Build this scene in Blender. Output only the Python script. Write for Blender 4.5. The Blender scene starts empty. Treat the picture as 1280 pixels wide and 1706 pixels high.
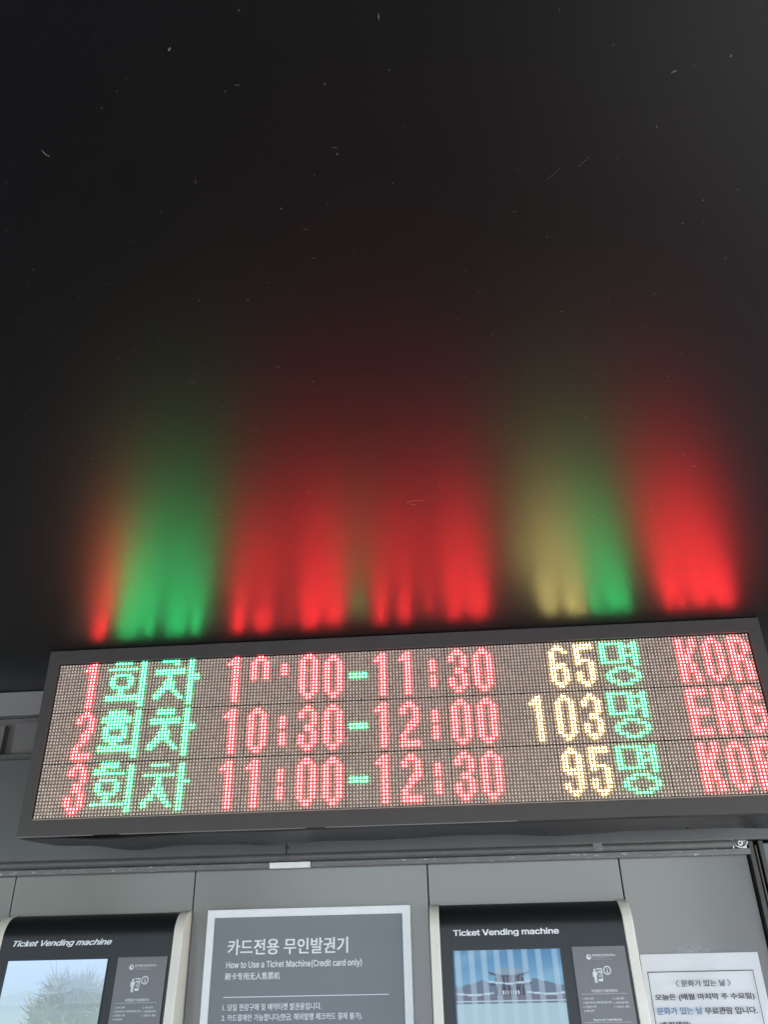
import bpy, math, random
import numpy as np
from mathutils import Matrix, Vector

S = bpy.context.scene
COL = S.collection
random.seed(7)
rng = np.random.default_rng(11)

# ------------------------------------------------------------------ camera
cam_data = bpy.data.cameras.new("camera")
cam = bpy.data.objects.new("camera", cam_data)
COL.objects.link(cam)
RIGHT = (0.9965004633682898, 0.08048172274271709, -0.02257252336687653)
DOWN = (-0.05790057742262068, 0.4698604168118812, -0.8808397764903061)
FWD = (-0.06028556743459316, 0.8790642075626385, 0.47287606129022797)
M3 = Matrix(((RIGHT[0], -DOWN[0], -FWD[0]), (RIGHT[1], -DOWN[1], -FWD[1]), (RIGHT[2], -DOWN[2], -FWD[2])))
cam.matrix_world = Matrix.Translation((0, 0, 1.62)) @ M3.to_4x4()
cam_data.sensor_fit = 'VERTICAL'
cam_data.sensor_height = 36.0
cam_data.lens = 36.0 * 1270.0 / 1706.0
cam_data.clip_start = 0.02
cam_data.clip_end = 3000.0
S.camera = cam

# ------------------------------------------------------------------ light
SUN_EL, SUN_AZ = math.radians(52), math.radians(72)      # azimuth measured from +Y (behind the booth) towards +X
EXPOSURE = 2.5
world = bpy.data.worlds.new("World")
S.world = world
world.use_nodes = True
wn = world.node_tree.nodes
wl = world.node_tree.links
sky = wn.new("ShaderNodeTexSky")
sky.sky_type = 'NISHITA'
sky.sun_disc = False
sky.sun_elevation = SUN_EL
sky.sun_rotation = SUN_AZ
sky.dust_density = 2.0
wl.new(sky.outputs[0], wn["Background"].inputs[0])
wn["Background"].inputs[1].default_value = 0.15
sun_data = bpy.data.lights.new("sun", 'SUN')
sun_data.energy = 3.0
sun_data.angle = math.radians(0.5)
sun_data.color = (1.0, 0.95, 0.88)
sun = bpy.data.objects.new("sun", sun_data)
COL.objects.link(sun)
sdir = Vector((math.sin(SUN_AZ) * math.cos(SUN_EL), math.cos(SUN_AZ) * math.cos(SUN_EL), math.sin(SUN_EL)))
sun.rotation_euler = sdir.to_track_quat('Z', 'Y').to_euler()
S.view_settings.view_transform = 'Standard'
S.view_settings.look = 'None'
S.view_settings.gamma = 1.0
S.view_settings.exposure = EXPOSURE
S.cycles.max_bounces = 8
S.cycles.sample_clamp_indirect = 6.0

# ------------------------------------------------------------------ materials
def lin(c):
    return tuple((v / 255 / 12.92) if v / 255 <= 0.04045 else ((v / 255 + 0.055) / 1.055) ** 2.4 for v in c)

def mat(name, color, rough=0.5, metal=0.0, spec=0.5, noise=0.0, nscale=20.0, bump=0.0, bscale=200.0, rough_var=0.0, coat=0.0):
    m = bpy.data.materials.new(name)
    m.use_nodes = True
    nt = m.node_tree
    b = nt.nodes["Principled BSDF"]
    b.inputs["Base Color"].default_value = (*color, 1)
    b.inputs["Roughness"].default_value = rough
    b.inputs["Metallic"].default_value = metal
    b.inputs["Specular IOR Level"].default_value = spec
    b.inputs["Coat Weight"].default_value = coat
    tc = nt.nodes.new("ShaderNodeTexCoord")
    if noise or rough_var:
        n = nt.nodes.new("ShaderNodeTexNoise")
        n.inputs["Scale"].default_value = nscale
        n.inputs["Detail"].default_value = 6
        nt.links.new(tc.outputs["Object"], n.inputs["Vector"])
        if noise:
            mr = nt.nodes.new("ShaderNodeMapRange")
            mr.inputs["From Min"].default_value = 0.3
            mr.inputs["From Max"].default_value = 0.7
            mr.inputs["To Min"].default_value = 1 - noise
            mr.inputs["To Max"].default_value = 1 + noise
            nt.links.new(n.outputs["Fac"], mr.inputs["Value"])
            mx = nt.nodes.new("ShaderNodeVectorMath")
            mx.operation = 'SCALE'
            mx.inputs[0].default_value = color
            nt.links.new(mr.outputs[0], mx.inputs["Scale"])
            nt.links.new(mx.outputs[0], b.inputs["Base Color"])
        if rough_var:
            mr = nt.nodes.new("ShaderNodeMapRange")
            mr.inputs["From Min"].default_value = 0.3
            mr.inputs["From Max"].default_value = 0.7
            mr.inputs["To Min"].default_value = rough - rough_var
            mr.inputs["To Max"].default_value = rough + rough_var
            nt.links.new(n.outputs["Fac"], mr.inputs["Value"])
            nt.links.new(mr.outputs[0], b.inputs["Roughness"])
    if bump:
        n2 = nt.nodes.new("ShaderNodeTexNoise")
        n2.inputs["Scale"].default_value = bscale
        n2.inputs["Detail"].default_value = 4
        nt.links.new(tc.outputs["Object"], n2.inputs["Vector"])
        bp = nt.nodes.new("ShaderNodeBump")
        bp.inputs["Strength"].default_value = bump
        bp.inputs["Distance"].default_value = 0.001
        nt.links.new(n2.outputs["Fac"], bp.inputs["Height"])
        nt.links.new(bp.outputs[0], b.inputs["Normal"])
    return m

def emit_mat(name, color, strength, base=(0.5, 0.5, 0.5), rough=0.3):
    m = mat(name, base, rough)
    b = m.node_tree.nodes["Principled BSDF"]
    b.inputs["Emission Color"].default_value = (*color, 1)
    b.inputs["Emission Strength"].default_value = strength
    return m

def add_chips(m, chip_color, scale, thresh, stretch=(1, 1, 1)):
    """worn paint chips: sparse noise blotches of another colour"""
    nt = m.node_tree
    b = nt.nodes["Principled BSDF"]
    tc = nt.nodes.new("ShaderNodeTexCoord")
    mp = nt.nodes.new("ShaderNodeMapping")
    mp.inputs["Scale"].default_value = stretch
    n = nt.nodes.new("ShaderNodeTexNoise")
    n.inputs["Scale"].default_value = scale
    n.inputs["Detail"].default_value = 8
    n.inputs["Roughness"].default_value = 0.75
    nt.links.new(tc.outputs["Object"], mp.inputs[0])
    nt.links.new(mp.outputs[0], n.inputs["Vector"])
    r = nt.nodes.new("ShaderNodeMapRange")
    r.inputs["From Min"].default_value = thresh
    r.inputs["From Max"].default_value = thresh + 0.03
    nt.links.new(n.outputs["Fac"], r.inputs["Value"])
    mx = nt.nodes.new("ShaderNodeMix")
    mx.data_type = 'RGBA'
    src = b.inputs["Base Color"].links[0].from_socket if b.inputs["Base Color"].links else None
    mx.inputs[6].default_value = b.inputs["Base Color"].default_value
    if src:
        nt.links.new(src, mx.inputs[6])
    mx.inputs[7].default_value = (*chip_color, 1)
    nt.links.new(r.outputs[0], mx.inputs[0])
    nt.links.new(mx.outputs[2], b.inputs["Base Color"])
    return m

# the black glossy ceiling with specks and scuffs
def ceiling_material():
    m = mat("glossy_black_ceiling", (0.0045, 0.0042, 0.004), 0.37, 0, 0.24)
    nt = m.node_tree
    b = nt.nodes["Principled BSDF"]
    tc = nt.nodes.new("ShaderNodeTexCoord")
    N = nt.nodes.new
    L = nt.links.new
    # fine orange-peel so the mirror image smears as on sprayed panels
    nz = N("ShaderNodeTexNoise")
    nz.inputs["Scale"].default_value = 14
    nz.inputs["Detail"].default_value = 3
    L(tc.outputs["Object"], nz.inputs["Vector"])
    bp = N("ShaderNodeBump")
    bp.inputs["Strength"].default_value = 0.04
    bp.inputs["Distance"].default_value = 0.004
    L(nz.outputs["Fac"], bp.inputs["Height"])
    L(bp.outputs[0], b.inputs["Normal"])
    # dust specks
    masks = []
    for sc, rad, keep, st, rot in ((13, 0.022, 0.62, (1, 1, 1), 0), (22, 0.03, 0.72, (1, 1, 1), 0.3),
                                   (5, 0.022, 0.72, (1.0, 5.0, 1), 0.7), (4.0, 0.018, 0.80, (5.0, 1.0, 1), 0.35)):
        mp = N("ShaderNodeMapping")
        mp.inputs["Scale"].default_value = st
        mp.inputs["Rotation"].default_value = (0, 0, rot)
        L(tc.outputs["Object"], mp.inputs[0])
        wv = N("ShaderNodeTexNoise")
        wv.inputs["Scale"].default_value = 120
        L(mp.outputs[0], wv.inputs["Vector"])
        ad = N("ShaderNodeMix")
        ad.data_type = 'VECTOR'
        ad.inputs[0].default_value = 0.004
        L(mp.outputs[0], ad.inputs[4])
        L(wv.outputs["Color"], ad.inputs[5])
        v = N("ShaderNodeTexVoronoi")
        v.voronoi_dimensions = '2D'
        v.inputs["Scale"].default_value = sc
        L(ad.outputs[1], v.inputs["Vector"])
        sp = N("ShaderNodeSeparateColor")
        L(v.outputs["Color"], sp.inputs[0])
        gt = N("ShaderNodeMath")
        gt.operation = 'GREATER_THAN'
        gt.inputs[1].default_value = keep
        L(sp.outputs[0], gt.inputs[0])
        mr = N("ShaderNodeMapRange")
        mr.inputs["From Min"].default_value = rad
        mr.inputs["From Max"].default_value = rad * 0.4
        L(v.outputs["Distance"], mr.inputs["Value"])
        pw = N("ShaderNodeMath")
        pw.operation = 'POWER'
        pw.inputs[1].default_value = 2.5
        L(sp.outputs[1], pw.inputs[0])
        mu = N("ShaderNodeMath")
        mu.operation = 'MULTIPLY'
        L(gt.outputs[0], mu.inputs[0])
        L(mr.outputs[0], mu.inputs[1])
        m2 = N("ShaderNodeMath")
        m2.operation = 'MULTIPLY'
        L(mu.outputs[0], m2.inputs[0])
        L(pw.outputs[0], m2.inputs[1])
        masks.append(m2)
    acc = masks[0]
    for k in masks[1:]:
        a = N("ShaderNodeMath")
        a.operation = 'MAXIMUM'
        L(acc.outputs[0], a.inputs[0])
        L(k.outputs[0], a.inputs[1])
        acc = a
    mx = N("ShaderNodeMix")
    mx.data_type = 'RGBA'
    mx.inputs[6].default_value = b.inputs["Base Color"].default_value
    mx.inputs[7].default_value = (0.17, 0.17, 0.155, 1)
    L(acc.outputs[0], mx.inputs[0])
    L(mx.outputs[2], b.inputs["Base Color"])
    return m

M = {}
M['ceiling'] = ceiling_material()
M['scuff'] = mat("pale_scuff", (0.15, 0.14, 0.125), 0.7)
M['wall'] = mat("grey_metal_panel", (0.14, 0.141, 0.139), 0.2, 0.0, 1.0, 0.03, 6, 0.02, 300, 0.02)
M['fascia'] = mat("dark_grey_metal", (0.095, 0.1, 0.097), 0.38, 0.0, 0.5, 0.05, 5, 0.03, 300)
M['band'] = mat("light_grey_band", (0.25, 0.25, 0.24), 0.4, 0, 0.5, 0.05, 8)
M['recess'] = mat("recess_panel", (0.16, 0.155, 0.145), 0.45, 0, 0.5, 0.08, 4)
M['black'] = mat("black_gap", (0.006, 0.006, 0.006), 0.8)
M['jamb'] = mat("dark_bronze_frame", (0.05, 0.046, 0.04), 0.35, 0.2, 0.5, 0.08, 12)
M['blue_panel'] = mat("blue_grey_panel", (0.13, 0.15, 0.17), 0.35, 0, 0.5, 0.04, 6)
M['roof'] = mat("roof_metal", (0.2, 0.2, 0.2), 0.5, 0.3)
M['ground'] = mat("granite_paving", (0.30, 0.30, 0.295), 0.75, 0, 0.4, 0.15, 2.0)
M['frame'] = mat("grey_painted_cabinet", (0.056, 0.05, 0.0475), 0.5, 0.0, 0.45, 0.05, 15, 0.04, 400)
M['edge'] = mat("worn_cabinet_edge", (0.2, 0.19, 0.17), 0.5, 0.2)
add_chips(M['frame'], (0.25, 0.24, 0.22), 38, 0.735)
M['cover'] = mat("dented_sheet", (0.033, 0.03, 0.028), 0.42, 0.2, 0.5, 0.1, 14)
M['lip'] = mat("beige_lip", (0.36, 0.3, 0.25), 0.5)
M['module'] = mat("module_face", (0.30, 0.205, 0.16), 0.6, 0, 0.4, 0.2, 30)
M['lens'] = mat("led_lens", (0.88, 0.8, 0.69), 0.2, 0, 0.6, 0.12, 60)
LED = 12.5
M['red_cap'] = emit_mat("red_led_core", (1.0, 0.024, 0.030), LED * 2.3, (0.7, 0.3, 0.3), 0.25)
M['green_cap'] = emit_mat("green_led_core", (0.012, 0.42, 0.105), LED * 2.3, (0.3, 0.7, 0.5), 0.25)
M['amber_cap'] = emit_mat("amber_led_core", (0.43, 0.36, 0.12), LED * 2.4, (0.7, 0.6, 0.3), 0.25)
M['red'] = emit_mat("red_led", (1.0, 0.003, 0.007), LED * 0.12, (0.6, 0.1, 0.1), 0.25)
M['green'] = emit_mat("green_led", (0.001, 0.42, 0.09), LED * 0.16, (0.1, 0.6, 0.3), 0.25)
M['amber'] = emit_mat("amber_led", (0.47, 0.33, 0.04), LED * 0.16, (0.6, 0.45, 0.1), 0.25)
M['tube'] = mat("roller_tube", (0.12, 0.12, 0.117), 0.45, 0.2, 0.5, 0.1, 30)
M['bar'] = mat("blind_bar", (0.15, 0.15, 0.145), 0.45, 0.2, 0.5, 0.1, 30)
add_chips(M['bar'], (0.5, 0.5, 0.48), 45, 0.60, (1, 1, 2.0))
M['alu'] = mat("bright_aluminium", (0.6, 0.6, 0.57), 0.35, 0.6, 0.5, 0.08, 60)
M['chrome'] = mat("steel_bracket", (0.75, 0.75, 0.75), 0.18, 0.9)
M['screw'] = mat("dark_screw", (0.03, 0.028, 0.026), 0.4, 0.5)
M['mach_black'] = mat("black_machine_front", (0.0125, 0.0125, 0.0125), 0.3, 0, 0.4, 0.05, 25, 0.02, 500)
M['trim'] = mat("cream_trim", (0.72, 0.68, 0.58), 0.35, 0, 0.5, 0.03, 10)
M['bezel'] = mat("screen_bezel", (0.008, 0.008, 0.009), 0.25)
M['white_print'] = mat("white_lettering", (0.8, 0.81, 0.82), 0.5)
M['plate'] = mat("grey_plate", (0.165, 0.163, 0.165), 0.38, 0.15, 0.5, 0.03, 20)
M['plate_print'] = mat("plate_print", (0.72, 0.72, 0.72), 0.5)
M['sign'] = mat("slate_sign", (0.16, 0.178, 0.19), 0.35, 0, 0.5, 0.04, 5)
M['sign_frame'] = mat("white_sign_frame", (0.8, 0.81, 0.81), 0.35, 0, 0.5, 0.02, 10)
M['paper'] = mat("white_paper", (0.61, 0.615, 0.62), 0.45, 0, 0.5, 0.03, 9)
M['ink'] = mat("black_ink", (0.03, 0.03, 0.033), 0.6)
M['blue_ink'] = mat("blue_ink", (0.085, 0.19, 0.34), 0.6)
M['bark'] = mat("pine_bark", (0.12, 0.08, 0.055), 0.9, 0, 0.3, 0.3, 8)
M['needles'] = mat("pine_needles", (0.19, 0.24, 0.05), 0.6, 0, 0.4, 0.3, 3)

def tape_material():
    m = mat("clear_tape", (0.75, 0.76, 0.77), 0.25, 0, 0.5)
    b = m.node_tree.nodes["Principled BSDF"]
    b.inputs["Alpha"].default_value = 0.3
    nt = m.node_tree
    tc = nt.nodes.new("ShaderNodeTexCoord")
    n = nt.nodes.new("ShaderNodeTexNoise")
    n.inputs["Scale"].default_value = 90
    n.inputs["Detail"].default_value = 6
    nt.links.new(tc.outputs["Object"], n.inputs["Vector"])
    r = nt.nodes.new("ShaderNodeMapRange")
    r.inputs["From Min"].default_value = 0.45
    r.inputs["From Max"].default_value = 0.65
    r.inputs["To Min"].default_value = 0.08
    r.inputs["To Max"].default_value = 0.3
    nt.links.new(n.outputs["Fac"], r.inputs["Value"])
    nt.links.new(r.outputs[0], b.inputs["Alpha"])
    return m
M['tape'] = tape_material()

# ------------------------------------------------------------------ mesh helpers
WL = {}                                                # world location of every object made here

def link(o, parent=None, loc=(0, 0, 0)):
    COL.objects.link(o)
    if parent is not None:
        o.parent = parent
        pl = WL[parent.name]
        o.location = tuple(a - b for a, b in zip(loc, pl))
    else:
        o.location = loc
    WL[o.name] = tuple(loc)
    return o

def thing(name, label, cat, loc=(0, 0, 0), group=None):
    o = bpy.data.objects.new(name, None)
    o.empty_display_size = 0.1
    link(o, None, loc)
    o['label'] = label
    o['category'] = cat
    if group:
        o['group'] = group
    return o

class MB:
    def __init__(self):
        self.v, self.f, self.mi = [], [], []
    def add(self, vs, fs, mi=0):
        k = len(self.v)
        self.v += [tuple(p) for p in vs]
        self.f += [tuple(i + k for i in f) for f in fs]
        self.mi += [mi] * len(fs)
        return self
    def box(self, x0, x1, y0, y1, z0, z1, mi=0):
        v = [(x0, y0, z0), (x1, y0, z0), (x1, y1, z0), (x0, y1, z0), (x0, y0, z1), (x1, y0, z1), (x1, y1, z1), (x0, y1, z1)]
        f = [(0, 3, 2, 1), (4, 5, 6, 7), (0, 1, 5, 4), (1, 2, 6, 5), (2, 3, 7, 6), (3, 0, 4, 7)]
        return self.add(v, f, mi)
    def prism_x(self, prof, x0, x1, mi=0):
        """extrude a (y, z) outline along x"""
        n = len(prof)
        v = [(x0, y, z) for y, z in prof] + [(x1, y, z) for y, z in prof]
        f = [tuple(range(n - 1, -1, -1)), tuple(range(n, 2 * n))]
        f += [(i, (i + 1) % n, n + (i + 1) % n, n + i) for i in range(n)]
        return self.add(v, f, mi)
    def tube_x(self, x0, x1, y, z, r, n=24, mi=0):
        return self.prism_x([(y + r * math.cos(2 * math.pi * i / n), z + r * math.sin(2 * math.pi * i / n)) for i in range(n)], x0, x1, mi)
    def disc(self, c, r, n=20, depth=0.002, mi=0, rz=None):
        """a short cylinder facing -y"""
        x, y, z = c
        rz = rz or r
        ring = [(x + r * math.cos(2 * math.pi * i / n), z + rz * math.sin(2 * math.pi * i / n)) for i in range(n)]
        v = [(a, y, b) for a, b in ring] + [(a, y - depth, b) for a, b in ring]
        f = [tuple(range(n)), tuple(range(2 * n - 1, n - 1, -1))] + [(i, n + i, n + (i + 1) % n, (i + 1) % n) for i in range(n)]
        return self.add(v, f, mi)
    def build(self, name, mats, parent=None, loc=None, smooth=False, bevel=0.0):
        loc = loc if loc is not None else (WL[parent.name] if parent is not None else (0, 0, 0))
        me = bpy.data.meshes.new(name)
        me.from_pydata([tuple(a - b for a, b in zip(p, loc)) for p in self.v], [], self.f)
        for m in (mats if isinstance(mats, (list, tuple)) else [mats]):
            me.materials.append(m)
        if any(self.mi):
            me.polygons.foreach_set("material_index", self.mi)
        me.update()
        import bmesh
        bm = bmesh.new()
        bm.from_mesh(me)
        bmesh.ops.recalc_face_normals(bm, faces=bm.faces[:])
        bm.to_mesh(me)
        bm.free()
        if smooth:
            me.polygons.foreach_set("use_smooth", [True] * len(me.polygons))
            me.set_sharp_from_angle(angle=math.radians(38))
        o = bpy.data.objects.new(name, me)
        link(o, parent, loc)
        if bevel:
            bv = o.modifiers.new("bevel", 'BEVEL')
            bv.width = bevel
            bv.segments = 2
            bv.limit_method = 'ANGLE'
        return o

def raw_mesh(name, v, f, m, parent):
    loc = WL[parent.name]
    me = bpy.data.meshes.new(name)
    v = np.asarray(v, np.float64) - np.array(loc)
    me.from_pydata(v.tolist(), [], f)
    me.materials.append(m)
    me.update()
    o = bpy.data.objects.new(name, me)
    link(o, parent, loc)
    return o

def load_sans():
    """the sans face that ships with Blender, else Blender's built-in one"""
    import os
    try:
        return bpy.data.fonts.load(os.path.join(bpy.utils.system_resource('DATAFILES'), "fonts", "Inter.woff2"))
    except Exception:
        return None
SANS = load_sans()

def text_geo(body, bold=0.0, shear=0.0, spacing=1.0, space_word=1.0):
    cu = bpy.data.curves.new("tmp_text", 'FONT')
    cu.body = body
    if body.isascii() and SANS is not None:
        cu.font = SANS
    cu.offset = bold
    cu.shear = shear
    cu.space_character = spacing
    cu.space_word = space_word
    cu.resolution_u = 3
    cu.fill_mode = 'FRONT'
    o = bpy.data.objects.new("tmp_text", cu)
    COL.objects.link(o)
    dg = bpy.context.evaluated_depsgraph_get()
    me = bpy.data.meshes.new_from_object(o.evaluated_get(dg))
    v = np.array([p.co[:] for p in me.vertices]).reshape(-1, 3)
    f = [tuple(p.vertices) for p in me.polygons]
    bpy.data.objects.remove(o)
    bpy.data.curves.remove(cu)
    bpy.data.meshes.remove(me)
    return v[:, :2], f

def put_text(mb, body, x0, x1, z0, z1, surf, bold=0.0, shear=0.0, mi=0, **kw):
    """print lettering into the rectangle x0..x1, z0..z1 of a surface given as surf(x, z) -> y;
    bold = how far (metres) each stroke is thickened, by stamping the letters again beside themselves"""
    v, f = text_geo(body, 0.0, shear, **kw)
    lo, hi = v.min(0), v.max(0)
    s = (v - lo) / (hi - lo)
    bz = bold * 0.45
    X = x0 + bold + s[:, 0] * (x1 - x0 - 2 * bold)
    Z = z0 + bz + s[:, 1] * (z1 - z0 - 2 * bz)
    stamps = [(0, 0)] if not bold else [(0, 0), (-bold, -bz), (-bold, bz), (bold, -bz), (bold, bz)]
    for k, (dx, dz) in enumerate(stamps):
        mb.add([(a + dx, surf(a + dx, b + dz) - 0.00004 * k, b + dz) for a, b in zip(X, Z)], f, mi)

# ------------------------------------------------------------------ ground
g = MB()
n = 40
xs = np.linspace(-1, 1, n) ** 3 * 600
vs = [(x, y, 0) for y in xs for x in xs]
g.add(vs, [(j * n + i, j * n + i + 1, (j + 1) * n + i + 1, (j + 1) * n + i) for j in range(n - 1) for i in range(n - 1)])
go = g.build("ground", M['ground'])
go['kind'] = 'structure'

# ------------------------------------------------------------------ the ticket booth building
YW = 2.855           # wall face
ZC = 2.447           # ceiling
XR = 2.75            # right-hand end of the booth
booth = thing("ticket_booth", "grey metal ticket booth wall under a glossy black canopy ceiling", "building", (0, YW, 0))

# ceiling sheet, scuff marks let into it
c = MB()
c.box(-5.0, XR, -1.3, YW + 0.3, ZC, ZC + 0.02)
def scratch(pts, w, mi=1):
    for (xa, ya), (xb, yb) in zip(pts[:-1], pts[1:]):
        d = Vector((xb - xa, yb - ya)).normalized()
        nx, ny = -d.y * w / 2, d.x * w / 2
        z = ZC - 0.0006
        c.add([(xa - nx, ya - ny, z), (xb - nx, yb - ny, z), (xb + nx, yb + ny, z), (xa + nx, ya + ny, z)], [(0, 3, 2, 1)], mi)
scratch([(-0.052, 1.499), (-0.044, 1.494), (-0.032, 1.490), (-0.020, 1.4925), (-0.012, 1.490)], 0.0022)
scratch([(-0.043, 1.511), (-0.037, 1.507), (-0.031, 1.510)], 0.002)
for k in range(7):
    a = k / 6
    x, y = 0.174 + 0.013 * a, 0.669 - 0.013 * a
    scratch([(x, y), (x + 0.0012, y - 0.0006)], 0.0011)
for k in range(4):
    a = k / 3
    x, y = 0.211 + 0.009 * a, 0.654 - 0.010 * a
    scratch([(x, y), (x + 0.0014, y - 0.0008)], 0.0013)
scratch([(-0.441, 0.568), (-0.439, 0.575), (-0.435, 0.577)], 0.0012)
scratch([(-0.248, 0.464), (-0.251, 0.467)], 0.0018)
scratch([(0.297, 0.543), (0.302, 0.541)], 0.0016)
for k in range(26):
    x, y = rng.uniform(-1.1, 1.0), rng.uniform(0.42, 1.9)
    if abs(x) > 0.4 + 0.32 * y:
        continue
    L, a = rng.uniform(0.002, 0.012) * (0.5 + y * 0.6), rng.choice([0.6, 1.2, 2.0, 0.2]) + rng.normal(0, 0.2)
    w = rng.uniform(0.0005, 0.0011) * (0.6 + y * 0.5)
    scratch([(x, y), (x + L * math.cos(a) * 0.5, y + L * math.sin(a) * 0.45), (x + L * math.cos(a), y + L * math.sin(a))], w)
co = c.build("ceiling", [M['ceiling'], M['scuff']], booth)
co['label'] = "glossy black ceiling mirroring the red and green display"
MB().box(-5.02, XR + 0.02, -1.34, 5.0, ZC + 0.0202, ZC + 0.3).build("roof", M['roof'], booth, bevel=0.01)
MB().box(-5.0, XR, -1.40, -1.3405, ZC - 0.05, ZC + 0.29).build("canopy_edge", M['fascia'], booth, bevel=0.006)
MB().box(-5.0, XR, YW + 0.05, 4.9, 0.0, ZC + 0.018).build("core_wall", M['black'], booth)

post = MB().box(2.05, 2.42, -1.29, -0.98, 0.0, ZC - 0.0015)  # unseen post, added so its dark reflection falls on the right wall
post.build("added_dark_post", M['jamb'], booth, bevel=0.006)

# light band under the ceiling, dark recess, ledge, fascia
MB().box(-5.0, XR, 2.845, YW + 0.04, 2.353, ZC - 0.0015).build("upper_band", M['band'], booth, bevel=0.003)
rc = MB().box(-5.0, XR, 2.90, 2.904, 2.19, 2.353)
rc.build("recess_panel", M['recess'], booth)
MB().box(-5.0, -1.69, 2.868, 2.8985, 2.205, 2.322).box(-1.645, -1.02, 2.864, 2.8985, 2.205, 2.33).build("recess_board", M['recess'], booth, bevel=0.002)
MB().box(-5.0, XR, 2.826, 2.899, 2.18, 2.205).build("ledge_strip", M['fascia'], booth, bevel=0.003)
FY = 2.80
fa = MB()
for x0, x1 in ((-5.0, -0.5575), (-0.5555, XR)):
    fa.box(x0, x1, FY, YW + 0.02, 1.830, 2.179)
fa.build("fascia_panel", M['fascia'], booth, bevel=0.004)
for x, z in ((-0.5490, 1.848), (-0.5425, 1.884)):
    MB().disc((x, FY + 0.0005, z), 0.0045, 14, 0.003).build("screw", M['screw'], booth)

# lower wall panels with open joints
joints = [-3.5, -2.17, -1.5255, -0.8820, -0.0795, 0.5625, 0.984]
for x0, x1 in zip(joints[:-1], joints[1:]):
    MB().box(x0 + 0.0022, x1 - 0.0022, YW, YW + 0.03, 0.0, 1.90).build("wall_panel", M['wall'], booth, bevel=0.0015)

# bronze jamb on the right, then the blue-grey panel beyond
jamb = thing("door_frame", "dark bronze grooved steel frame at the right end of the grey wall", "door frame", (1.01, YW, 0))
jb = MB()
jb.box(0.9885, 1.004, 2.835, 2.90, 0, 1.828)
jb.box(1.006, 1.011, 2.83, 2.90, 0, 1.815)
jb.box(1.0125, 1.0165, 2.845, 2.90, 0, 1.815)
jb.box(1.021, 1.036, 2.835, 2.90, 0, 1.828)
jb.build("frame_profile", M['jamb'], jamb, bevel=0.0015)
MB().box(0.9845, 0.9882, 2.87, 2.90, 0, 1.828).box(1.0042, 1.0208, 2.885, 2.90, 0, 1.828).build("frame_groove", M['black'], jamb)
MB().box(1.0375, XR, 2.842, YW + 0.03, 0, 1.820).build("side_panel", M['blue_panel'], booth, bevel=0.002)

# ------------------------------------------------------------------ roller blind
BLX0, BLX1 = -1.57, 0.952
blind = thing("roller_blind", "rolled-up grey roller blind with chipped bottom bar under the fascia", "roller blind", (-0.3, 2.83, 1.81))
tb = MB()
tb.tube_x(BLX0, BLX1 - 0.012, 2.8225, 1.8205, 0.0135, 28)
tb.build("tube", M['tube'], blind, smooth=True)
bb = MB()
bb.box(-3.4, -0.617, 2.8185, 2.846, 1.787, 1.8055)
bb.box(-0.474, 0.985, 2.8185, 2.846, 1.787, 1.8055)
bb.build("bottom_bar", M['bar'], blind, bevel=0.0025)
al = MB().box(-0.616, -0.475, 2.817, 2.8465, 1.7855, 1.8055)
al.build("bar_sleeve", M['alu'], blind, bevel=0.0015)
MB().prism_x([(2.8, 1.8325), (2.825, 1.8325), (2.825, 1.809), (2.812, 1.809)], 0.474, 0.506).build("bracket", M['bar'], blind, bevel=0.003)
eb = MB()
eb.box(0.930, 0.9325, 2.812, 2.85, 1.8055, 1.8335)
eb.box(0.9330, 0.985, 2.842, 2.8445, 1.8045, 1.8335)
ebo = eb.build("end_bracket", M['chrome'], blind, bevel=0.0008)
ring = MB()
nr = 28
for rr0, rr1, yy, dd in ((0.0245, 0.0215, 2.812, 0.03),):
    a0, a1 = math.radians(180), math.radians(350)
    pts = []
    for i in range(nr + 1):
        a = a0 + (a1 - a0) * i / nr
        ca, sa = math.cos(a), math.sin(a)
        pts.append((0.957 + rr0 * ca, 1.830 + rr0 * sa, 0.957 + rr1 * ca, 1.830 + rr1 * sa))
    for p, q in zip(pts[:-1], pts[1:]):
        ring.add([(p[0], yy, p[1]), (q[0], yy, q[1]), (q[2], yy, q[3]), (p[2], yy, p[3]),
                  (p[0], yy + dd, p[1]), (q[0], yy + dd, q[1]), (q[2], yy + dd, q[3]), (p[2], yy + dd, p[3])],
                 [(0, 1, 2, 3), (7, 6, 5, 4), (0, 4, 5, 1), (3, 2, 6, 7)])
ring.build("bracket_guard", M['chrome'], ebo)
sp = MB()
sp.disc((0.957, 2.828, 1.821), 0.0085, 20, 0.012)
sp.disc((0.957, 2.8157, 1.821), 0.0032, 12, 0.003, 1)
sp.disc((0.9395, 2.832, 1.815), 0.0035, 12, 0.006)
sp.disc((0.9395, 2.832, 1.826), 0.0035, 12, 0.006)
sp.build("spindle", [M['chrome'], M['screw']], ebo, bevel=0.001)

# ------------------------------------------------------------------ the LED display
P = 0.01
BX, BY, BZ = -1.26079, 2.39483, 2.39732              # top-left corner of the dot matrix
NC, NR = 224, 48
board = thing("led_display", "wide LED ticket board hung under the black ceiling, rows of red, green and amber text", "led display", (-0.14, BY, 1.87))

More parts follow.
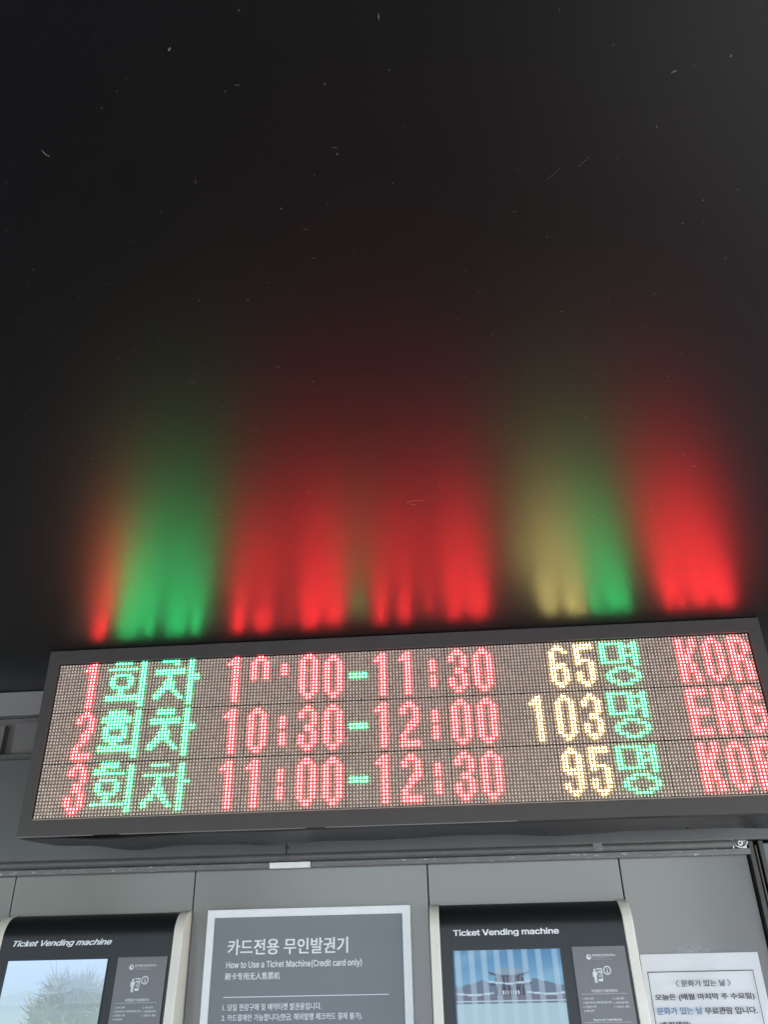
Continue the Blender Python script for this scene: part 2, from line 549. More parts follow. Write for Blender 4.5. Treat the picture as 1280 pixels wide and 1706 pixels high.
GL = {
 '0': ["34", "2345", "1256"] + ["1256"] * 9 + ["2345", "34"],
 '1': ["34", "234", "1234"] + ["34"] * 11,
 '2': ["34", "2345", "1256", "1256", "56", "56", "456", "345", "34", "23", "12", "12", "123456", "123456"],
 '3': ["34", "2345", "1256", "1256", "56", "56", "345", "345", "56", "1256", "1256", "1256", "2345", "34"],
 '5': ["123456", "123456", "12", "12", "12", "12345", "1256", "56", "56", "1256", "1256", "1256", "2345", "34"],
 '6': ["34", "2345", "1256", "12", "12", "12", "12345", "12345", "1256", "1256", "1256", "1256", "2345", "34"],
 '9': ["34", "2345", "1256", "1256", "1256", "1256", "123456", "23456", "56", "56", "1256", "1256", "2345", "34"],
 ':': ["", "", "", "34", "34", "34", "34", "", "34", "34", "34", "34", "", ""],
 '-': ["", "", "", "", "", "", "123456", "123456", "", "", "", "", "", ""],
 'K': ["1256", "1256", "1256", "1245", "1245", "1234", "1234", "1234", "1245", "1245", "1245", "1256", "1256", "1256"],
 'O': ["34", "2345", "1256"] + ["1256"] * 9 + ["2345", "34"],
 'R': ["1234", "12345", "1256", "1256", "1256", "125", "1234", "12345", "1256", "1256", "1256", "1256", "1256", "1256"],
 'E': ["123456", "123456", "12", "12", "12", "12", "123456", "123456", "12", "12", "12", "12", "123456", "123456"],
 'N': ["1256", "1256", "1256", "1256", "12356", "12356", "12356", "12456", "12456", "12456", "1256", "1256", "1256", "1256"],
 'G': ["34", "2345", "1256", "1256", "12", "12", "12456", "12456", "126", "126", "126", "1256", "2345", "34"],
}
def R_(a, b): return list(range(a, b + 1))
HOE_A = [R_(3, 8), [], R_(1, 10), [], R_(3, 8), [2, 3, 8, 9], [2, 3, 8, 9], [2, 3, 8, 9], R_(3, 8), [5, 6], [5, 6], R_(1, 11), R_(1, 11), [], []]
HOE_B = [R_(3, 8), R_(3, 8), R_(1, 10), R_(1, 10), R_(3, 8), R_(2, 9), [2, 3, 8, 9], [2, 3, 8, 9], R_(2, 9), R_(3, 8), [5, 6], R_(1, 11), R_(1, 11), [], []]
HOE_C = [R_(3, 8), R_(3, 8), R_(1, 4), R_(1, 10), [], R_(3, 8), [2, 3, 8, 9], [2, 3, 8, 9], [2, 3, 8, 9], R_(3, 8), [5, 6], [5, 6], R_(1, 11), [], []]
for h, s0 in ((HOE_A, 0), (HOE_B, 0), (HOE_C, 1)):
    for r in range(s0, 15):
        h[r] = h[r] + [12, 13]
CHA_A = [R_(3, 8), [7, 8], [], R_(1, 10), R_(1, 10), [5, 6], [5, 6], R_(4, 7), R_(4, 7), R_(3, 7), [2, 3, 4, 7, 8], [1, 2, 3, 8, 9], [1, 2, 9, 10], [], []]
CHA_B = [R_(3, 8), R_(3, 8), [], R_(1, 10), R_(1, 10), [5, 6], [5, 6], R_(4, 7), R_(4, 7), R_(3, 7), [2, 3, 4, 7, 8], [1, 2, 3, 8, 9], [1, 2, 9, 10], [], []]
CHA_C = [[], R_(3, 8), [], [], R_(1, 10), [5, 6], [5, 6], [5, 6], R_(4, 7), R_(4, 7), [3, 4, 6, 7, 8], [2, 3, 4, 7, 8], [1, 2, 8, 9], [1, 2, 9, 10], []]
for h, s0, tk in ((CHA_A, 0, (5, 6)), (CHA_B, 0, (5, 6)), (CHA_C, 1, (6,))):
    for r in range(s0, 15):
        h[r] = h[r] + [12, 13] + ([14, 15] if r in tk else [])
MY = [R_(1, 8) + [11, 12], [1, 2] + R_(7, 12), [1, 2, 7, 8, 11, 12], [1, 2, 7, 8, 11, 12], [1, 2] + R_(7, 12), [1, 2, 7, 8, 11, 12],
      R_(1, 8) + [11, 12], [11, 12], R_(5, 9), [3, 4, 5, 9, 10, 11], [2, 3, 11, 12], [2, 3, 11, 12], [3, 4, 5, 9, 10, 11], R_(5, 9)]

def domes(cells, rx, rz, depth, seg=8):
    """LED lenses standing proud of the module face at the given (column, row) cells"""
    prof = [(0.0, 1.0), (0.5, 0.99), (0.9, 0.84)]
    a = np.arange(seg) * 2 * np.pi / seg + np.pi / seg
    base = [(rx * k * np.cos(a), np.full(seg, -depth * d), rz * k * np.sin(a)) for d, k in prof]
    bv = np.concatenate([np.stack(b, 1) for b in base] + [np.array([[0, -depth, 0]])])
    nv = len(bv)
    bf = []
    for q in range(2):
        for i in range(seg):
            j = (i + 1) % seg
            bf.append((q * seg + i, q * seg + j, (q + 1) * seg + j, (q + 1) * seg + i))
    quads = np.array(bf)
    tris = np.array([(2 * seg + i, 2 * seg + (i + 1) % seg, 3 * seg) for i in range(seg)])
    cells = np.array(cells, float).reshape(-1, 2)
    cen = np.stack([BX + (cells[:, 0] + .5) * P, np.full(len(cells), BY), BZ - (cells[:, 1] + .5) * P], 1)
    jit = rng.normal(0, 0.00022, cen.shape)
    jit[:, 1] = 0
    V = (bv[None] + (cen + jit)[:, None]).reshape(-1, 3)
    off = (np.arange(len(cells)) * nv)[:, None, None]
    Q = (quads[None] + off).reshape(-1, 4)
    T = (tris[None] + off).reshape(-1, 3)
    return V, [tuple(q) for q in Q.tolist()] + [tuple(t) for t in T.tolist()]

lit = {}
def glyph_cells(rows, c0, r0):
    return [(c0 + int(k), r0 + i) for i, row in enumerate(rows) for k in row]

NAMES = {':': 'colon', '-': 'dash'}
def put_char(ch, c0, row, colour, rows=None, shift=1, drop=None):
    rows = GL[ch] if rows is None else rows
    cells = glyph_cells(rows, c0, row * 16 + shift)
    if drop:
        cells = [q for q in cells if not drop(q)]
    if shift == 0 and ch in GL:                        # the left modules show one doubled line
        cells = glyph_cells(rows[:7] + [rows[7]] + rows[7:], c0, row * 16)
        if drop:
            cells = [q for q in cells if not drop(q)]
    V, F = domes(cells, 0.0024, 0.0031, 0.0054)
    nm = NAMES.get(ch, 'digit' if ch.isdigit() else ('letter' if ch.isascii() else 'syllable'))
    o = raw_mesh(nm, V, F, M[colour], board)
    o.data.polygons.foreach_set("use_smooth", [True] * len(o.data.polygons))
    o.data.materials.append(M[colour + '_cap'])
    o.data.polygons.foreach_set("material_index", [1 if len(q) == 3 else 0 for q in F])
    o['label'] = "glowing %s %s %s in the %s row" % (colour, nm, ch, ('top', 'middle', 'bottom')[row])
    for q in cells:
        lit[q] = colour

dead = lambda q: 64 <= q[0] < 80 and q[1] >= 8
rows_txt = [("1", HOE_A, CHA_A, "10:00", "11:30", ("65", 160), "KOR"),
            ("2", HOE_B, CHA_B, "10:30", "12:00", ("103", 152), "ENG"),
            ("3", HOE_C, CHA_C, "11:00", "12:30", ("95", 160), "KOR")]
for r, (nn, hoe, cha, t0, t1, (cnt, cc), lang) in enumerate(rows_txt):
    put_char(nn, 8, r, 'red', shift=0)
    put_char('회', 16, r, 'green', hoe, 0)
    put_char('차', 32, r, 'green', cha, 0)
    for k, ch in enumerate(t0):
        put_char(ch, 56 + 8 * k, r, 'red', shift=0 if (r == 0 and k < 4) else 1, drop=dead if r == 0 else None)
    put_char('-', 96, r, 'green')
    for k, ch in enumerate(t1):
        put_char(ch, 104 + 8 * k, r, 'red')
    for k, ch in enumerate(cnt):
        put_char(ch, cc + 8 * k, r, 'amber')
    put_char('명', 176, r, 'green', MY)
    for k, ch in enumerate(lang):
        put_char(ch, 200 + 8 * k, r, 'red')
lit = dict(lit)

# 7 x 3 modules, each with its own face and unlit lenses
for mr_ in range(3):
    for mc in range(7):
        cells = [(mc * 32 + i, mr_ * 16 + j) for j in range(16) for i in range(32) if (mc * 32 + i, mr_ * 16 + j) not in lit]
        V, F = domes(cells, 0.0025, 0.0036, 0.005)
        x0, x1 = BX + mc * 0.32 + 0.0005, BX + (mc + 1) * 0.32 - 0.0005
        z1, z0 = BZ - mr_ * 0.16 - 0.0017, BZ - (mr_ + 1) * 0.16 + 0.0017
        dy = float(rng.uniform(-0.0006, 0.0009))
        nb = len(V)
        # dark slots that split the face into 8-column strips
        fv, ff, fm = [], [], []
        xe = [x0] + [BX + mc * 0.32 + 0.08 * k for k in (1, 2, 3)] + [x1]
        bx = MB()
        for k in range(4):
            bx.box(xe[k] + 0.0003, xe[k + 1] - 0.0003, BY + dy * 0.3, BY + 0.012, z0, z1)
        bx.box(x0 - 0.0004, x1 + 0.0004, BY + 0.0125, BY + 0.02, z0 - 0.0013, z1 + 0.0013, 2)
        # thin sun-shade ribs above each line of lenses
        for j in range(1, 16):
            zt = BZ - (mr_ * 16 + j) * P - 0.0008
            bx.box(x0 + 0.001, x1 - 0.001, BY - 0.0016, BY - 0.0001 + min(dy, 0) * 0.3, zt - 0.0005, zt + 0.0005, 0)
        off = len(bx.v)
        vs = bx.v + [tuple(p) for p in V.tolist()]
        fs = bx.f + [tuple(i + off for i in f) for f in F]
        loc = WL[board.name]
        me = bpy.data.meshes.new("led_module")
        me.from_pydata([tuple(a - b for a, b in zip(p, loc)) for p in vs], [], fs)
        me.materials.append(M['module'])
        me.materials.append(M['lens'])
        me.materials.append(M['black'])
        mi = np.zeros(len(fs), np.int32)
        mi[:len(bx.f)] = bx.mi
        mi[len(bx.f):] = 1
        me.polygons.foreach_set("material_index", mi)
        sm = np.zeros(len(fs), bool)
        sm[len(bx.f):] = True
        me.polygons.foreach_set("use_smooth", sm)
        me.update()
        link(bpy.data.objects.new("led_module", me), board, loc)

# cabinet
OX0, OX1, OZ0, OZ1 = -1.301, 1.021, 1.8665, 2.4455
IX0, IX1, IZ0, IZ1 = BX - 0.0015, BX + 2.24 + 0.0015, BZ - 0.48 - 0.004, BZ + 0.0015
FR = BY - 0.009
fm = MB()
def ringprism(mb, o, i, y0, y1):
    ov = [(o[0], o[2]), (o[1], o[2]), (o[1], o[3]), (o[0], o[3])]
    iv = [(i[0], i[2]), (i[1], i[2]), (i[1], i[3]), (i[0], i[3])]
    v = [(x, y0, z) for x, z in ov] + [(x, y0, z) for x, z in iv] + [(x, y1, z) for x, z in ov] + [(x, y1, z) for x, z in iv]
    f = []
    for k in range(4):
        j = (k + 1) % 4
        f += [(k, j, 4 + j, 4 + k), (8 + k, 12 + k, 12 + j, 8 + j), (k, 8 + k, 8 + j, j), (4 + k, 4 + j, 12 + j, 12 + k)]
    mb.add(v, f)
ringprism(fm, (OX0, OX1, OZ0, OZ1), (IX0, IX1, IZ0, IZ1), FR, BY + 0.03)
fm.build("cabinet_frame", M['frame'], board, bevel=0.0018)
MB().box(OX0 + 0.002, OX1 - 0.002, BY + 0.0302, BY + 0.255, OZ0 + 0.014, OZ1 - 0.001).build("cabinet_box", M['frame'], board, bevel=0.002)
MB().box(IX0 + 0.0005, IX1 - 0.0005, BY - 0.0065, BY - 0.0003, IZ0 + 0.0002, IZ0 + 0.0032).build("inner_lip", M['lip'], board)
# warped sheet closing the underside
cv = MB()
nx = 120
YF, YK = FR + 0.004, BY + 0.258
px = np.array([-1.30, -1.21, -1.02, -0.86, -0.72, -0.56, -0.40, -0.27, -0.12, 0.02, 0.18, 0.32, 0.45, 0.58, 0.72, 0.86, 1.02])
drp = np.array([0.001, 0.003, 0.022, 0.011, 0.013, 0.021, 0.012, 0.015, 0.013, 0.008, 0.010, 0.019, 0.017, 0.011, 0.013, 0.012, 0.018])
fg = np.array([0.0, 0.002, 0.012, 0.006, 0.0, 0.0015, 0.001, 0, 0, 0.001, 0, 0, 0.001, 0.002, 0, 0, 0])
def smooth_interp(x, xp, fp):
    k = int(np.clip(np.searchsorted(xp, x) - 1, 0, len(xp) - 2))
    t = np.clip((x - xp[k]) / (xp[k + 1] - xp[k]), 0, 1)
    t = t * t * (3 - 2 * t)
    return float(fp[k] * (1 - t) + fp[k + 1] * t)
vv, fc = [], []
ny = 8
for i in range(nx + 1):
    x = OX0 + 0.001 + (OX1 - OX0 - 0.002) * i / nx
    d, q = smooth_interp(x, px, drp), smooth_interp(x, px, fg)
    for j in range(ny + 1):
        t = j / ny
        y = YF + (YK - YF) * t
        sag = q * (1 - t) ** 1.2 + d * t ** 1.4 + 0.002 * math.sin(x * 9 + t * 3) * t * (1 - t) * 4
        vv.append((x, y, OZ0 - 0.001 - sag))
for i in range(nx):
    for j in range(ny):
        a = i * (ny + 1) + j
        fc.append((a, a + 1, a + ny + 2, a + ny + 1))
cv.add(vv, fc)
cvo = cv.build("bottom_cover", M['cover'], board, smooth=True)
so = cvo.modifiers.new("thickness", 'SOLIDIFY')
so.thickness = 0.0014
so.offset = 1
for x in (-1.19, -0.62, -0.18, 0.30, 0.74):
    d = smooth_interp(x, px, drp)
    y = YF + (YK - YF) * 0.86
    n8 = 10
    bs = MB()
    ringv = [(x + 0.004 * math.cos(2 * math.pi * k / n8), y + 0.004 * math.sin(2 * math.pi * k / n8)) for k in range(n8)]
    zz = OZ0 - 0.004 - d * 0.81
    bs.add([(a, b, zz + 0.002) for a, b in ringv] + [(a, b, zz - 0.002) for a, b in ringv],
           [tuple(range(n8, 2 * n8))] + [(k, (k + 1) % n8, n8 + (k + 1) % n8, n8 + k) for k in range(n8)])
    bs.build("cover_screw", M['screw'], board)
M_edge = MB()
for x0, x1 in ((-1.299, -1.06), (-0.98, -0.42), (-0.36, 0.2)):
    M_edge.box(x0, x1, FR - 0.0008, FR + 0.002, OZ0 - 0.0012, OZ0 + 0.0012)
M_edge.build("worn_edge", M['edge'], board)

# ------------------------------------------------------------------ ticket machines
TT = math.tan(math.radians(6))
def front_y(z, n=0.0):
    return 2.775 - (1.60 - z) * TT - n
EX = 2.0 ** EXPOSURE

def picture(name, x0, x1, z0, z1, paint, nu, nv, parent, gloss):
    """a lit screen: colour per vertex from paint(u, v), u across, v down in screen widths"""
    W = x1 - x0
    us = np.linspace(0, 1, nu)
    zs = np.linspace(z1, z0, nv)
    v, cols = [], []
    for z in zs:
        for u in us:
            v.append((x0 + u * W, front_y(z, -0.0035), z))
            cols.append((*lin(paint(u, (z1 - z) / W)), 1.0))
    f = [(j * nu + i, (j + 1) * nu + i, (j + 1) * nu + i + 1, j * nu + i + 1) for j in range(nv - 1) for i in range(nu - 1)]
    m = mat(name + "_glass", (0.01, 0.01, 0.012), 0.0, 0, gloss)
    nt = m.node_tree
    b = nt.nodes["Principled BSDF"]
    at = nt.nodes.new("ShaderNodeAttribute")
    at.attribute_name = "pixels"
    nt.links.new(at.outputs["Color"], b.inputs["Emission Color"])
    b.inputs["Emission Strength"].default_value = 1.0 / EX
    o = raw_mesh("screen", v, f, m, parent)
    ca = o.data.color_attributes.new("pixels", 'FLOAT_COLOR', 'POINT')
    ca.data.foreach_set("color", np.array(cols, np.float32).ravel())
    return o

def mixc(a, b, t):
    t = max(0.0, min(1.0, t))
    return tuple(x * (1 - t) + y * t for x, y in zip(a, b))

def gate(u, v, c, a):
    """a tiled gatehouse with two roofs behind low walls, snow in front"""
    hill = 0.285 - 0.05 * math.exp(-((u - 0.75) / 0.12) ** 2) - 0.04 * math.exp(-((u - 0.24) / 0.1) ** 2) + 0.006 * math.sin(u * 41)
    if v > hill: c = mixc(c, (98, 106, 126), 0.85 * a)
    if v > 0.42: c = mixc(c, (160, 192, 205), a)
    if v > 0.62: c = mixc(c, (98, 126, 184), a)
    k = abs(u - 0.505)
    e1 = 0.205 - 0.035 * (k / 0.185) ** 2
    r1 = 0.150 + 0.02 * max(0, k - 0.1) / 0.08
    if k < 0.185 and r1 + max(0, (k - 0.1)) * 0.35 < v < e1: c = mixc(c, (126, 150, 170), a)
    if k < 0.185 and e1 <= v < e1 + 0.02: c = mixc(c, (76, 88, 112), a)
    if k < 0.13 and 0.215 < v < 0.262: c = mixc(c, (74, 76, 92) if int(u * 90) % 3 else (120, 126, 140), a)
    e2 = 0.275 - 0.018 * (k / 0.2) ** 2
    if k < 0.2 and e2 - 0.014 < v < e2: c = mixc(c, (180, 205, 218), a)
    if k < 0.2 and e2 <= v < e2 + 0.02: c = mixc(c, (80, 88, 110), a)
    if k < 0.13 and 0.29 < v < 0.365: c = mixc(c, (66, 68, 86) if int(u * 60) % 4 else (104, 108, 126), a)
    if k < 0.08 and 0.325 < v < 0.355 and int(u * 130) % 3 == 0: c = mixc(c, (210, 222, 226), a)
    w = 0.335 + 0.012 * math.sin(u * 9)
    if k > 0.15 and w < v < w + 0.013: c = mixc(c, (186, 208, 220), a)
    if 0.362 < v < 0.405: c = mixc(c, (112, 110, 130), 0.8 * a)
    if 0.402 < v < 0.408: c = mixc(c, (190, 212, 222), a)
    return c

def paint_gate(u, v):
    c = mixc((80, 130, 174), (120, 168, 200), v / 0.3)
    c = mixc(c, (150, 190, 212), 0.35 * max(0, math.sin(u * 5 + v * 16)) ** 2)
    c = gate(u, v, c, 1.0)
    for s in (.04, .168, .284, .404, .534, .665, .793, .945):  # pale vertical stripes mixed over the gate colours
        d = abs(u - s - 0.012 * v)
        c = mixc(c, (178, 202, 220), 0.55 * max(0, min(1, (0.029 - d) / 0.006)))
    if u < 0.012: c = mixc(c, (60, 96, 140), 0.7)
    return c

def paint_pale(u, v):
    c = mixc((172, 194, 226), (152, 172, 172), v / 0.5)
    return gate(u, v, c, 0.14)

def machine(bx, label, paint, italic, gloss):
    W = 0.641
    t = thing("ticket_machine", label, "ticket machine", (bx + W / 2, 2.80, 0), "ticket machines built into the grey wall")
    # rounded top profile, then the sloping front down to the plinth
    def prof(ins, zcut=0.25):
        R = 0.072 - ins
        cz, cy = 1.593, 2.775 + 0.072
        pts = [(YW + 0.028, 1.593 + R)]
        for i in range(13):
            a = math.pi / 2 * i / 12
            pts.append((cy - R * math.sin(a), cz + R * math.cos(a)))
        pts.append((front_y(zcut, -ins), zcut))
        pts.append((YW + 0.028, zcut))
        return pts
    TW = 0.031
    body = MB().prism_x(prof(0.003), bx + TW + 0.0006, bx + W - TW - 0.0006)
    body.build("front_panel", M['mach_black'], t, smooth=True)
    for x0 in (bx, bx + W - TW):
        MB().prism_x(prof(0.0), x0, x0 + TW).build("side_trim", M['trim'], t, smooth=True, bevel=0.0025)
    MB().box(bx + 0.02, bx + W - 0.02, 2.70, YW + 0.02, 0, 0.2495).build("plinth", M['mach_black'], t, bevel=0.004)
    yb = lambda x, z: front_y(z, -0.003 + 0.0006)
    # title
    tm = MB()
    put_text(tm, "Ticket Vending machine", bx + 0.0735, bx + 0.4065, 1.5690, 1.5905, yb, 0.0009, 0.32 if italic else 0.0, spacing=0.98)
    tm.build("title_lettering", M['white_print'], t)
    # screen with a bezel let into the front
    sx0, sx1, sz0, sz1 = bx + 0.070, bx + 0.402, 1.08, 1.533
    bz = MB()
    def slab(mb, x0, x1, z0, z1, n0, n1, mi=0):
        v = [(x0, front_y(z0, n0), z0), (x1, front_y(z0, n0), z0), (x1, front_y(z1, n0), z1), (x0, front_y(z1, n0), z1),
             (x0, front_y(z0, n1), z0), (x1, front_y(z0, n1), z0), (x1, front_y(z1, n1), z1), (x0, front_y(z1, n1), z1)]
        mb.add(v, [(0, 1, 2, 3), (7, 6, 5, 4), (0, 4, 5, 1), (1, 5, 6, 2), (2, 6, 7, 3), (3, 7, 4, 0)], mi)
    slab(bz, sx0 - 0.004, sx1 + 0.004, sz1, sz1 + 0.004, -0.0036, -0.0015)
    slab(bz, sx0 - 0.004, sx1 + 0.004, sz0 - 0.004, sz0, -0.0036, -0.0015)
    slab(bz, sx0 - 0.004, sx0, sz0, sz1, -0.0036, -0.0015)
    slab(bz, sx1, sx1 + 0.004, sz0, sz1, -0.0036, -0.0015)
    bzo = bz.build("bezel", M['bezel'], t)
    # lit picture sits a hair proud of the black front
    W2 = sx1 - sx0
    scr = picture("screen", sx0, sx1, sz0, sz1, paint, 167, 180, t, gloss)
    for vtx in scr.data.vertices:
        vtx.co.y -= 0.0012
    # instruction plate
    px0, px1, pz0, pz1 = bx + 0.4385, bx + 0.6005, 0.98, 1.537
    pl = MB()
    slab(pl, px0, px1, pz0, pz1, 0.0022, -0.0025)
    plo = pl.build("instruction_plate", M['plate'], t, bevel=0.0006)
    py = lambda x, z: front_y(z, 0.0028)
    em = MB()
    def ringflat(mb, cx, cz, r0, r1, n=32, a0=0, a1=360):
        v, f = [], []
        for i in range(n + 1):
            a = math.radians(a0 + (a1 - a0) * i / n)
            for r in (r0, r1):
                x, z = cx + r * math.cos(a), cz + r * math.sin(a)
                v.append((x, py(x, z), z))
        for i in range(n):
            f.append((2 * i, 2 * i + 1, 2 * i + 3, 2 * i + 2))
        mb.add(v, f)
    def poly(mb, pts):
        mb.add([(bx + x, py(x, z), z) for x, z in pts], [tuple(range(len(pts)))])
    # emblem: white roundel with a curling wave cut out of it
    ex, ez, er = bx + 0.4868, 1.5086, 0.0074
    ringflat(em, ex, ez, er * 0.62, er)
    pts = []
    for i in range(15):
        a = math.radians(180 + 180 * i / 14)
        pts.append((ex - bx + er * 0.62 * math.cos(a), ez + er * 0.62 * math.sin(a)))
    for i in range(9):
        s = i / 8
        pts.append((ex - bx + er * 0.62 * (1 - 2 * s), ez + er * (0.02 - 0.34 * math.sin(s * math.pi * 2) * 0.9)))
    poly(em, pts[:15] + pts[16:-1])
    em.build("emblem", M['plate_print'], plo)
    lt = MB()
    put_text(lt, "문화재청 창덕궁관리소", bx + 0.4975, bx + 0.5685, 1.5093, 1.5160, py, 0.00018)
    put_text(lt, "Cultural Heritage Administration", bx + 0.4972, bx + 0.5415, 1.5052, 1.5068, py, 0.0)
    put_text(lt, "Changdeokgung Palace Management Office", bx + 0.4978, bx + 0.5580, 1.5014, 1.5030, py, 0.0)
    put_text(lt, "무인발권기 이용방법안내", bx + 0.4806, bx + 0.5575, 1.4165, 1.4240, py, 0.0002)
    for body_, x0_, x1_, z0_, z1_ in (
            ("1. 언어 선택", .4512, .4834, 1.3982, 1.4040), ("2. 현장구매 또는 예약티켓 발권 선택", .4508, .5350, 1.3880, 1.3940),
            ("3. 관람권 선택", .4506, .4885, 1.3778, 1.3836), ("4. 회차선택", .4503, .4808, 1.3675, 1.3733),
            ("5. 수량 입력", .5411, .5740, 1.3972, 1.4030), ("6. 선택내용 확인", .5408, .5850, 1.3870, 1.3929),
            ("7. 신용카드 결제", .5412, .5849, 1.3766, 1.3824)):
        put_text(lt, body_, bx + x0_, bx + x1_, z0_, z1_, py, 0.00012)
    put_text(lt, "Steps to Use Ticket Machine", bx + 0.4739, bx + 0.5580, 1.3440, 1.3512, py, 0.0002)
    for z, x0_, x1_ in ((1.4124, .4508, .5850), (1.3412, .4484, .5850)):
        lt.add([(bx + x0_, py(0, z), z), (bx + x1_, py(0, z), z), (bx + x1_, py(0, z + 0.0007), z + 0.0007), (bx + x0_, py(0, z + 0.0007), z + 0.0007)], [(0, 1, 2, 3)])
    lt.build("lettering", M['plate_print'], plo)
    # pictogram: a person at a machine with an information bubble
    pg = MB()
    def circ(cx, cz, r, n=20):
        poly(pg, [(cx + r * math.cos(2 * math.pi * i / n), cz + r * math.sin(2 * math.pi * i / n)) for i in range(n)])
    circ(0.4985, 1.4738, 0.0034)
    poly(pg, [(0.4922, 1.4685), (0.4936, 1.4698), (0.5030, 1.4698), (0.5046, 1.4685), (0.5062, 1.4600), (0.5045, 1.4594), (0.5030, 1.4640),
              (0.5028, 1.4410), (0.4996, 1.4410), (0.4990, 1.4540), (0.4982, 1.4410), (0.4952, 1.4410), (0.4948, 1.4640), (0.4936, 1.4560), (0.4912, 1.4560)])
    a, b_ = (0.5022, 0.5212), (1.4445, 1.4786)
    poly(pg, [(0.5040, 1.4786), (0.5212, 1.4786), (0.5212, 1.4760), (0.5040, 1.4760)])
    poly(pg, [(0.5182, 1.4760), (0.5212, 1.4760), (0.5202, 1.4445), (0.5182, 1.4445)])
    poly(pg, [(0.5074, 1.4510), (0.5182, 1.4510), (0.5182, 1.4445), (0.5074, 1.4445)])
    poly(pg, [(0.5070, 1.4700), (0.5182, 1.4700), (0.5182, 1.4668), (0.5070, 1.4668)])
    poly(pg, [(0.5090, 1.4740), (0.5160, 1.4740), (0.5160, 1.4728), (0.5090, 1.4728)])
    poly(pg, [(0.5110, 1.4630), (0.5124, 1.4630), (0.5124, 1.4570), (0.5110, 1.4570)])
    poly(pg, [(0.5090, 1.4570), (0.5160, 1.4570), (0.5160, 1.4556), (0.5090, 1.4556)])
    poly(pg, [(0.5140, 1.4650), (0.5154, 1.4650), (0.5154, 1.4590), (0.5140, 1.4590)])
    ringflat(pg, bx + 0.5366, 1.4727, 0.0088, 0.0117, 36)
    poly(pg, [(0.5245, 1.4655), (0.5290, 1.4690), (0.5305, 1.4640)])
    poly(pg, [(0.5350, 1.4745), (0.5382, 1.4745), (0.5382, 1.4680), (0.5396, 1.4680), (0.5396, 1.4666), (0.5340, 1.4666), (0.5340, 1.4680), (0.5356, 1.4680), (0.5356, 1.4733), (0.5350, 1.4733)])
    circ(0.5368, 1.4772, 0.0014, 12)
    pg.build("pictogram", M['plate_print'], plo)
    return t

machine(-1.5240, "ticket vending machine at the left with slanted title and pale sky-blue screen", paint_pale, True, 1.0)
machine(-0.0780, "ticket vending machine right of the slate sign, screen with a palace gate and pale vertical stripes over it", paint_gate, False, 0.12)

# ------------------------------------------------------------------ information sign
sign = thing("information_sign", "slate blue card ticket machine sign in a white frame between the two ticket machines", "sign", (-0.483, 2.845, 1.25))
sf = MB()
ringprism(sf, (-0.8225, -0.1415, 0.86, 1.666), (-0.7985, -0.1685, 0.885, 1.642), 2.835, 2.8545)
sf.build("frame", M['sign_frame'], sign, bevel=0.0015)
MB().box(-0.7983, -0.1687, 2.8435, 2.8545, 0.8852, 1.6418).build("panel", M['sign'], sign)
ysf = lambda x, z: 2.8429
hd = MB()
put_text(hd, "카드전용 무인발권기", -0.7490, -0.3490, 1.5325, 1.5780, ysf, 0.0010)
hd.build("heading_lettering", M['white_print'], sign)
st = MB()
put_text(st, "How to Use a Ticket Machine(Credit card only)", -0.7500, -0.3040, 1.4915, 1.5155, ysf, 0.0004)
put_text(st, "刷卡专用无人售票机", -0.7520, -0.5710, 1.4630, 1.4835, ysf, 0.0003)
put_text(st, "1. 당일 현장구매 및 예약티켓 발권용입니다.", -0.7525, -0.4345, 1.3790, 1.3980, ysf, 0.0002)
put_text(st, "2. 카드결제만 가능합니다(현금, 해외발행 체크카드 결제 불가).", -0.7540, -0.3040, 1.3485, 1.3700, ysf, 0.0002)
st.build("lettering", M['white_print'], sign)
MB().box(-0.7530, -0.2190, 2.8427, 2.8433, 1.4150, 1.4170).build("rule", M['white_print'], sign)

# ------------------------------------------------------------------ paper notice
paper = thing("paper_notice", "white paper notice with black border and one blue phrase taped by the right machine", "notice", (0.765, 2.853, 1.3))
pp = MB()
nn = 24
vv, fc = [], []
for i in range(nn + 1):
    for j in range(nn + 1):
        x = 0.582 + 0.365 * i / nn
        z = 1.246 + 0.2625 * j / nn
        vv.append((x, 2.8515 - 0.0012 * math.sin(i * 0.5) * (1 - abs(j / nn - 0.5)) - 0.002 * max(0, 0.2 - i / nn) * 5, z))
for i in range(nn):
    for j in range(nn):
        q = i * (nn + 1) + j
        fc.append((q, q + nn + 1, q + nn + 2, q + 1))
pp.add(vv, fc)
ppo = pp.build("sheet", M['paper'], paper, smooth=True)
yp = lambda x, z: 2.8462
bo = MB()
for x0, x1, z0, z1 in ((0.5965, 0.9200, 1.4590, 1.4612), (0.5965, 0.9200, 1.262, 1.2640), (0.5965, 0.5985, 1.264, 1.459), (0.9180, 0.9200, 1.264, 1.459)):
    bo.add([(x0, yp(0, 0), z0), (x1, yp(0, 0), z0), (x1, yp(0, 0), z1), (x0, yp(0, 0), z1)], [(0, 1, 2, 3)])
bo.build("printed_border", M['ink'], paper)
nt_ = MB()
put_text(nt_, "〈 문화가 있는 날 〉", 0.6776, 0.8445, 1.4195, 1.4375, yp, 0.0003)
put_text(nt_, "오늘은 (매월 마지막 주 수요일)", 0.6075, 0.9075, 1.3825, 1.4015, yp, 0.0005)
put_text(nt_, "무료관람 입니다.", 0.7512, 0.9075, 1.3468, 1.3652, yp, 0.0005)
put_text(nt_, "(후원제외)", 0.6077, 0.7020, 1.3115, 1.3300, yp, 0.0005)
nt_.build("lettering", M['ink'], paper)
nb_ = MB()
put_text(nb_, "문화가 있는 날", 0.6069, 0.7445, 1.3475, 1.3670, yp, 0.0005)
nb_.build("blue_lettering", M['blue_ink'], paper)
tp = MB()
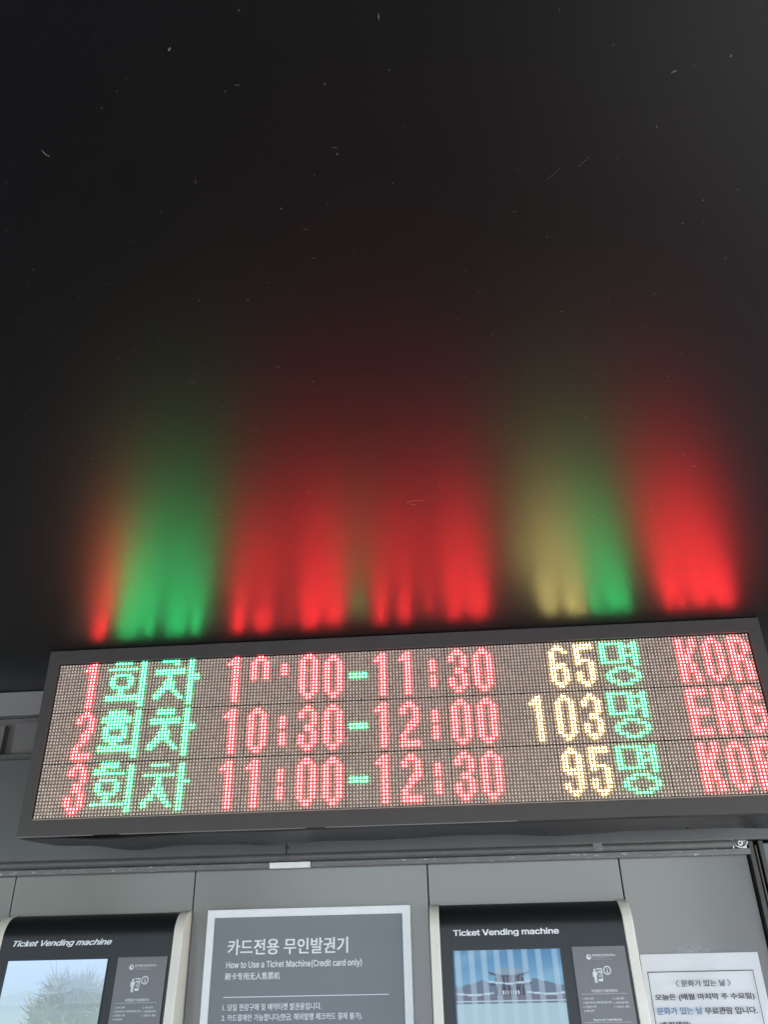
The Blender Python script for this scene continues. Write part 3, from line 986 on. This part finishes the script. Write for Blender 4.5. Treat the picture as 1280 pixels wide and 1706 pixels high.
tp.add([(0.700, 2.8472, 1.512), (0.800, 2.8472, 1.5105), (0.802, 2.8545, 1.5265), (0.705, 2.8545, 1.528)], [(0, 1, 2, 3)])
tp.build("tape", M['tape'], paper)

# ------------------------------------------------------------------ pines across the plaza (seen mirrored in the left screen)
def pine(x, y, h, label, seed):
    r = np.random.default_rng(seed)
    t = thing("pine_tree", label, "tree", (x, y, 0), "pines across the plaza")
    tr = MB()
    rings = []
    k = 10
    for i in range(9):
        s = i / 8
        rad = 0.2 * (1 - s) + 0.03
        cx, cy = x + 0.15 * math.sin(s * 3 + seed), y + 0.1 * math.cos(s * 2 + seed)
        rings.append([(cx + rad * math.cos(2 * math.pi * a / k), cy + rad * math.sin(2 * math.pi * a / k), s * h * 0.95) for a in range(k)])
    tr.add([p for rr in rings for p in rr], [(i * k + a, i * k + (a + 1) % k, (i + 1) * k + (a + 1) % k, (i + 1) * k + a) for i in range(8) for a in range(k)])
    tr.build("trunk", M['bark'], t, smooth=True)
    V, F = [], []
    for b in range(90):
        s = r.uniform(0.22, 1.0)
        az = r.uniform(0, 2 * math.pi)
        ln = (1.05 - s) * h * 0.42 * r.uniform(0.6, 1.1) + 0.25
        d = np.array([math.cos(az), math.sin(az), r.uniform(0.15, 0.6)])
        o = np.array([x, y, s * h * 0.95])
        for q in range(11):
            tt = r.uniform(0.25, 1.0)
            c0 = o + d * ln * tt + r.normal(0, 0.08, 3)
            for w in range(7):
                dd = d * 0.6 + r.normal(0, 0.6, 3) + np.array([0, 0, 0.5])
                dd = dd / np.linalg.norm(dd) * r.uniform(0.22, 0.6)
                sd = np.cross(dd, r.normal(0, 1, 3))
                sd = sd / np.linalg.norm(sd) * 0.03
                i0 = len(V)
                V += [c0 - sd, c0 + sd, c0 + dd]
                F.append((i0, i0 + 1, i0 + 2))
    raw_mesh("crown", np.array(V), F, M['needles'], t)
pine(-8.2, -13.0, 3.9, "taller pine tree across the plaza", 3)
pine(-11.2, -12.6, 3.2, "shorter pine tree beside the taller pine", 5)
pine(-5.2, -14.5, 3.3, "pine tree nearest the middle of the plaza", 9)
